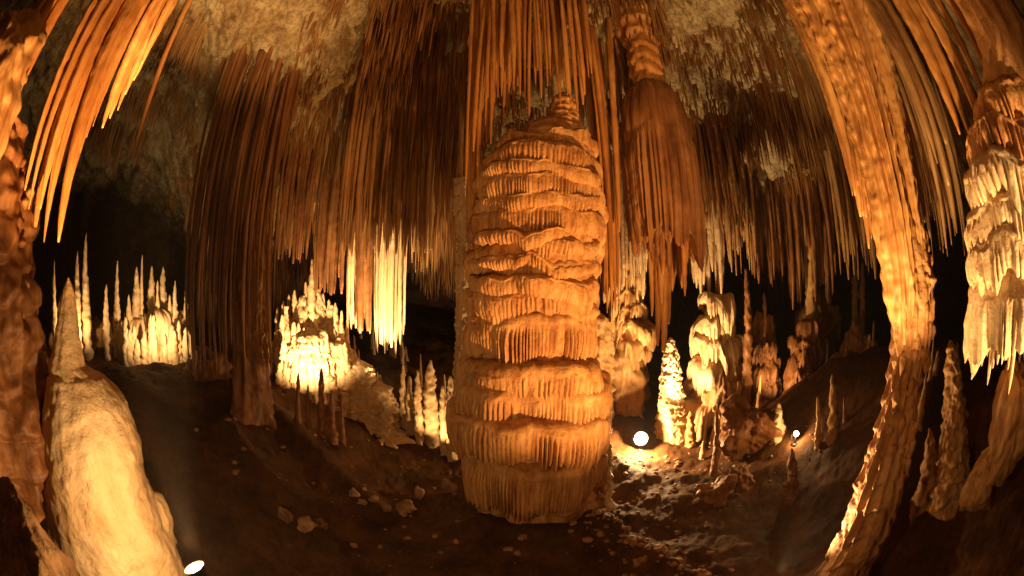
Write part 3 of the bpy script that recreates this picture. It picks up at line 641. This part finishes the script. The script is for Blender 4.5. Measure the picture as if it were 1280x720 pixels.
# broad stump and layered formation behind right
def layered(label, xl, xr, y0, y1, R, n, m, name='flowstone_stump'):
    xm = (xl + xr) / 2; b = P(xm, y1, R); t = thing(name, label, 'flowstone', (b[0], b[1], gz(b)))
    ys = np.linspace(y0, y1, n + 1); r = px2m(xm, y1, R, (xr - xl) / 2); mh = px2m(xm, y1, R, 1)
    tp = P(xm, y0, R)
    put('core', tube([tp + [0, 0, .02], tp - [0, 0, .2], (tp + b) / 2, b, [b[0], b[1], gz(b) - .5]], [.05, r * .3, r * .6, r * .85, r], 80, 80, .08, 3, .4, 2, seed=sd()), m, b, t)
    for i in range(n):
        a = tp[2] + (b[2] - tp[2]) * i / n; c = tp[2] + (b[2] - tp[2]) * (i + 1.0) / n
        ro = r * (.34 + .66 * ((i + 1) / n) ** .7) * rng.uniform(.85, 1.12)
        put('ledge', tier(tp[0] + rng.uniform(-.1, .1) * r, tp[1], a, c, ro * .5, ro, 34, 9 * mh, 16 * mh, .06, .4, 360, 26, seed=sd(), lump=.3), m, tp, t)
layered('broad pale layered stump standing under the pale hanging bundle, right of the bright cone', 856, 934, 368, 520, 12.6, 6, M_CREAM)
layered('small layered flowstone in the gap between banded column and brown bell', 752, 812, 318, 440, 13.0, 6, M_TAN, 'flowstone_column')
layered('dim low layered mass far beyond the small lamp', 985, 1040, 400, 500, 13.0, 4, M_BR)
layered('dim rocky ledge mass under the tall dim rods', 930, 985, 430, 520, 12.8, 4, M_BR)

# ------------------------------------------------------------------ loose stones
stones = [(356, 642, 19, 24, 'upright pale stone lying apart on the dark floor, left of all the others'), (383, 655, 26, 11, 'flat pale stone slab beside the upright stone'), (398, 652, 18, 9, 'small flat stone just right of the slab'),
 (441, 614, 16, 10, 'small reddish stone at the near edge of the stone scatter'), (452, 626, 14, 6, 'thin flat reddish stone chip in the scatter'), (467, 624, 14, 7, 'reddish stone chip beside the thin flat one'),
 (483, 635, 16, 8, 'small pale stone left of the largest pale slab'), (508, 632, 32, 13, 'largest pale slab in the stone scatter'), (524, 616, 14, 18, 'upright stone standing behind the largest pale slab')]
for x, y, w, h, lb in stones:
    p = G(x, y + h * .3); R = float(np.hypot(p[0], p[1]))
    boulder(x, y, w, h * .8, R, M_STONE, lb, 'loose stones on the dark floor', name='stone', n=40, cat='stone', lump=.5)
def stones_mesh(n, region, rmin, rmax, seed):
    r_ = np.random.default_rng(seed); V, Q, ex, off = [], [], [], 0
    for i in range(n):
        x, y = region(r_); z = float(floor_z(x, y)); s = r_.uniform(rmin, rmax) ** 1.0 * r_.uniform(.4, 1)
        v, q, e = rock_geo((x, y, z + s * .15), s, s * r_.uniform(.5, 1.1), 12, seed + i, .4, 9)
        V.append(v); Q.append(q + off); ex += [[a + off for a in p] for p in e]; off += len(v)
    return np.concatenate(V), np.concatenate(Q), ex
def reg(r_):
    while True:
        t = r_.uniform()
        if t < .45: a = r_.uniform(); x, y = 1.2 + a * 1.7 + r_.normal(0, .4), 6.4 - a * 3.2 + r_.normal(0, .3)
        elif t < .7: x, y = r_.uniform(2, 6.5), r_.uniform(5.5, 9.5)
        else: x, y = r_.uniform(-6, 4), r_.uniform(4.5, 10)
        if np.hypot(x - cx, y - cy) > 1.3: return x, y
g = stones_mesh(520, reg, .02, .11, 500)
put('rubble', g, M_STONE, (0, 0, 0), None, 'small broken stones strewn over the dark cave floor', 'rubble', kind='stuff')

# ------------------------------------------------------------------ roof stalactites
SDR = np.random.default_rng(99)
def in_view(p):
    d = p - CAM; d = d / np.linalg.norm(d)
    c, q = math.cos(PITCH), math.sin(PITCH)
    fwd = d[1] * c + d[2] * q; up = -d[1] * q + d[2] * c
    th = math.acos(max(-1, min(1, fwd))); s = 2 * FP * math.sin(th / 2) / max(1e-6, math.hypot(d[0], up))
    return 640 + d[0] * s, 360 - up * s
cands = []
N = 44000
for i in range(N):
    a = SDR.uniform(-1.35, 1.35); R = math.sqrt(SDR.uniform(4.2 ** 2, 19.5 ** 2))
    x, y = R * math.sin(a), R * math.cos(a)
    dens = vn(x * .55, y * .55, 3, 301) * .6 + vn(x * 1.7, y * 1.7, 3, 303) * .4
    if a < -.45 and R < 9.5 and dens < .60: continue
    if a < -.8 and dens < .55: continue              # bare pale rock, upper left
    if .5 < a < .95 and R < 8 and dens < .56: continue
    if dens < .30: continue
    big = vn(x * .4, y * .4, 8, 305)
    L = (.34 + 2.6 * max(0, big - .3) ** 1.1) * SDR.uniform(.45, 1.25) * (1 + .05 * (R - 8))
    if R < 7: L *= .55
    if abs(x) < 1.9 and R < 7.5: L *= .6
    if a < -.85: L *= .55
    r = SDR.uniform(.012, .030) * (.8 + .5 * L ** .5) 
    z = float(ceil_z(x, y)) + .28
    cands.append((x, y, z, L + .28, r))
score = []
for (x, y, z, L, r) in cands:
    u, v_ = in_view(np.array([x, y, z - L]))
    vis = -20 < u < 1300 and v_ > 5
    d = math.hypot(x, y)
    score.append((L * r / d ** 2) if vis else 0)
order = np.argsort(score)[::-1]
NI = 210
def stalactite_geo(x, y, z, L, r, n, m, s):
    r_ = np.random.default_rng(s)
    u = np.array([0, .05, .15, .4, .7, .9, 1.0]); rad = r * np.array([2.6, 1.7, 1.2, 1.0, .8, .5, .08])
    jx, jy = r_.normal(0, .02, 2) * L
    path = np.stack([x + jx * u, y + jy * u, z - u * L], 1)
    return tube(path, rad, n, m, .1 if n > 8 else 0, 2, .25 if n > 8 else .2, 4, 2, 0, 10, seed=s)
def zone(u, v_):
    if u < 330: return 'slender brown stalactite hanging from the pale roof between glowing curtain and dark pillar', 'slender stalactites left of the dark pillar'
    if u < 590: return 'slender brown stalactite in the dense roof fringe between dark pillar and banded column', 'slender stalactites between dark pillar and banded column'
    if u < 770: return 'slender orange stalactite in the roof fringe above the banded column', 'slender stalactites above the banded column'
    if u < 900: return 'slender brown stalactite hanging around the brown bell of flowstone', 'slender stalactites around the brown bell'
    return 'slender tan stalactite in the slanting fringe between brown bell and amber curtain', 'slender stalactites left of the amber curtain'
for i in order[:NI]:
    x, y, z, L, r = cands[i]; u, v_ = in_view(np.array([x, y, z - L * .5])); lb, gr = zone(u, v_)
    mm = (M_BR, M_GB, M_TAN)[int(min(.999, max(0, vn(x * .5, y * .5, 1, 307) + .5 * (vn(x * 9, y * 9, 1, 311) - .5))) * 2.99)]
    put('stalactite', stalactite_geo(x, y, z, L, r, 12, 26, int(i) + 5000), mm, (x, y, z), None, lb, 'stalactite', gr)
rest = {0: [], 1: [], 2: []}
for i in order[NI:]:
    x, y = cands[i][:2]; rest[int(min(.999, max(0, vn(x * .5, y * .5, 1, 307) + .5 * (vn(x * 9, y * 9, 1, 311) - .5))) * 2.99)].append(i)
V, Q, ex, off, MI = [], [], [], 0, []
for k, lst in rest.items():
    for i in lst:
        v, q, e = stalactite_geo(*cands[i], 7, 9, int(i) + 9000)
        V.append(v); Q.append(q + off); off += len(v); MI += [k] * len(q)
o = put('small_stalactites', (np.concatenate(V), np.concatenate(Q), []), M_BR, (0, 0, 0), None, 'dense mass of small thin stalactites covering the cave roof', 'stalactites', kind='stuff')
o.data.materials.append(M_GB); o.data.materials.append(M_TAN)
o.data.polygons.foreach_set('material_index', np.array(MI, np.int32)); o.data.update()

# ------------------------------------------------------------------ lamps
WARM = (1.0, 0.59, 0.25); DEEP = (1.0, 0.46, 0.14); PALE = (1.0, 0.66, 0.32)
def point(p, W, r=.06, col=WARM):
    l = bpy.data.lights.new('lamp_light', 'POINT'); l.energy = W; l.color = col; l.shadow_soft_size = r
    o = bpy.data.objects.new('lamp_light', l); COL.objects.link(o); o.location = [float(c) for c in p]; return o
def spot(p, tgt, W, ang=80, r=.06, blend=.6, col=WARM):
    l = bpy.data.lights.new('spot_light', 'SPOT'); l.energy = W; l.color = col; l.shadow_soft_size = r; l.spot_size = math.radians(ang); l.spot_blend = blend
    o = bpy.data.objects.new('spot_light', l); COL.objects.link(o); o.location = [float(c) for c in p]
    o.rotation_euler = (Vector([float(c) for c in tgt]) - Vector([float(c) for c in p])).to_track_quat('-Z', 'Y').to_euler(); return o
def lathe(prof, c, axis, n=24):
    ax = Vector([float(a) for a in axis]).normalized(); q = ax.to_track_quat('Z', 'Y')
    v = []
    for r, z in prof:
        for k in range(n):
            a = 2 * math.pi * k / n; v.append(Vector(c) + q @ Vector((r * math.cos(a), r * math.sin(a), z)))
    m = len(prof)
    return np.array(v), gridq(m, n), [list(range(n))[::-1], list(range((m - 1) * n, m * n))]
def floodlamp(p, face, s, label, W):
    t = thing('floodlight', label, 'lamp', (p[0], p[1], gz(p)))
    f = np.array(face, float); f /= np.linalg.norm(f)
    c = [float(a) for a in p]
    put('housing', lathe([(.02 * s, -.16 * s), (.07 * s, -.15 * s), (.09 * s, -.06 * s), (.13 * s, .02 * s), (.15 * s, .05 * s), (.135 * s, .05 * s), (.11 * s, .0)], c, f), M_METAL, c, t)
    put('lens', lathe([(.01 * s, .035 * s), (.07 * s, .034 * s), (.12 * s, .02 * s), (.12 * s, .01 * s), (.01 * s, .005 * s)], c, f), M_GLOW, c, t)
    g0 = gz(p)
    put('stake', lathe([(.02, 0), (.02, max(.05, c[2] - g0 - .08 * s))], (c[0], c[1], g0), (0, 0, 1), 10), M_METAL, c, t)
    put('foot', lathe([(.09, -.02), (.09, .02), (.03, .035)], (c[0], c[1], g0), (0, 0, 1), 16), M_METAL, c, t)
    L = point(np.array(c) + f * .2 * s, W, .05); L.name = 'lamp_light'; L.parent = t; L.location = Vector([float(a) for a in np.array(c) + f * .2 * s]) - t.location
    return t

# lamp right of the banded column, seen glaring
pl = G(800, 562); pl = np.array([pl[0], pl[1], P(800, 548, math.hypot(pl[0], pl[1]))[2]])
floodlamp(pl, (CAM - pl) * [1, 1, .2] + [0, 0, 2.0], 1.35, 'glaring round floor lamp between the banded column and the bright cone', 900)
# near left lamp
pl2 = P(246, 714, 2.15)
floodlamp(pl2, (-.35, -.05, .9), .58, 'small bright floor lamp at the foot of the large pale stalagmite', 190)
# small far lamp
pl3 = G(993, 556); pl3 = np.array([pl3[0], pl3[1], P(993, 542, math.hypot(pl3[0], pl3[1]))[2]])
floodlamp(pl3, (CAM - pl3) * [1, 1, .2] + [-3, 0, 1.5], .5, 'small distant lamp glowing right of the rough boulder', 60)
# lamps behind formations or out of frame, with added fills
spot(P(968, 728, 4.9) * [1, 1, 0] + [0, 0, gz(P(968, 728, 4.9)) + .35], P(1090, 500, 4.9), 1300, 76, .04, 1)                                   # foot of the tall column
def LP(x, y, R, h):                 # a lamp h above the ground below that picture point
    p = P(x, y, R); return np.array([p[0], p[1], gz(p) + h])
spot(LP(393, 535, 9.05, .95), P(392, 388, 11.4), 1500, 110, .06, 1, col=PALE)      # on the pinnacle mound
spot(LP(484, 530, 9.6, .9), P(478, 360, 11.5), 3600, 50, .06, col=PALE)      # under the cream bundles
spot(LP(545, 535, 8.9, .3), P(540, 480, 10.3), 260, 80, .05)        # on the small stalagmites
spot(LP(200, 480, 10.6, .5), P(195, 350, 13), 480, 150, .06, 1, col=PALE)        # on the shelf
spot(LP(848, 480, 10.4, 1.1), P(884, 280, 12.5), 1300, 120, .06, 1, col=PALE)      # on the pale bundle and stump
spot(LP(790, 560, 10.0, .5), P(785, 330, 12.2), 1300, 50, .06)      # in the gap
spot(LP(1055, 420, 13.5, .4), P(1040, 330, 16.5), 380, 140, .06, 1)     # far right slope
spot(LP(960, 480, 11.3, .4), P(1000, 340, 14.0), 200, 140, .06, 1)      # far middle right
spot(LP(100, 420, 12.0, .4), P(90, 330, 13.5), 300, 150, .06, 1)        # far left
spot(P(985, 775, 3.7), (cx, cy, 5.9), 3000, 70, .05, .9, col=(1, .50, .17))  # behind the tall column, on the banded one
spot((4.0, -0.4, 4.6), (cx, cy, 3.4), 300, 60, .06, col=DEEP)  # added fill from beside the viewer, lifts the lower banded column
spot(pl2 + np.array([0, .05, .1]), (-4.2, 1.6, 8.5), 1500, 64, .06, col=DEEP)     # same near lamp, upward beam
spot(pl2 + np.array([0, .05, .1]), (-5.0, 4.4, 10.4), 5000, 42, .06, .8)
spot((1.9, 1.5, 1.4), (4.9, 3.2, 9.4), 1500, 56, .08)            # beam up the right curtains
spot((3.0, -1.0, 2.6), (4.8, 7, 10.0), 1000, 60, .1)             # added fill from behind the viewer, washes the roof right
spot((.2, -1.0, 3.0), (-.9, 9, 8.0), 420, 56, .1, col=DEEP)     # added fill from behind the viewer, washes the roof middle

hm = bpy.data.materials.new('lamp_glow_haze'); hm.use_nodes = True; hn = hm.node_tree; hn.nodes.clear()
ho = hn.nodes.new('ShaderNodeOutputMaterial'); hv = hn.nodes.new('ShaderNodeVolumePrincipled')
hv.inputs['Color'].default_value = (.9, .85, .78, 1); hv.inputs['Density'].default_value = 0.0007; hv.inputs['Anisotropy'].default_value = 0.3  # added volume, stands in for the bloom around the lamps
hn.links.new(hv.outputs[0], ho.inputs['Volume'])
bx = np.array([[x, y, z] for z in (-3.5, 15) for x, y in ((-33, -33), (33, -33), (33, 33), (-33, 33))], float)
put('haze', (bx, np.array([[0, 3, 2, 1], [4, 5, 6, 7], [0, 1, 5, 4], [1, 2, 6, 5], [2, 3, 7, 6], [3, 0, 4, 7]]), []), hm, (0, 0, 0), None, 'thin added haze that gives the cave lamps a soft glow', 'haze', kind='stuff').data.shade_flat()

# ------------------------------------------------------------------ world and render settings
w = bpy.data.worlds.new('World'); sc.world = w; w.use_nodes = True
w.node_tree.nodes['Background'].inputs[0].default_value = (0.02, 0.01, 0.004, 1); w.node_tree.nodes['Background'].inputs[1].default_value = 0.05
sc.render.engine = 'CYCLES'
sc.view_settings.view_transform = 'Standard'; sc.view_settings.look = 'None'; sc.view_settings.gamma = 1; sc.view_settings.exposure = 0
cy_ = sc.cycles
cy_.max_bounces = 5; cy_.diffuse_bounces = 4; cy_.glossy_bounces = 2; cy_.transmission_bounces = 2
cy_.sample_clamp_indirect = 3.0; cy_.caustics_reflective = False; cy_.caustics_refractive = False
cy_.use_denoising = True
try: cy_.use_light_tree = True
except Exception: pass
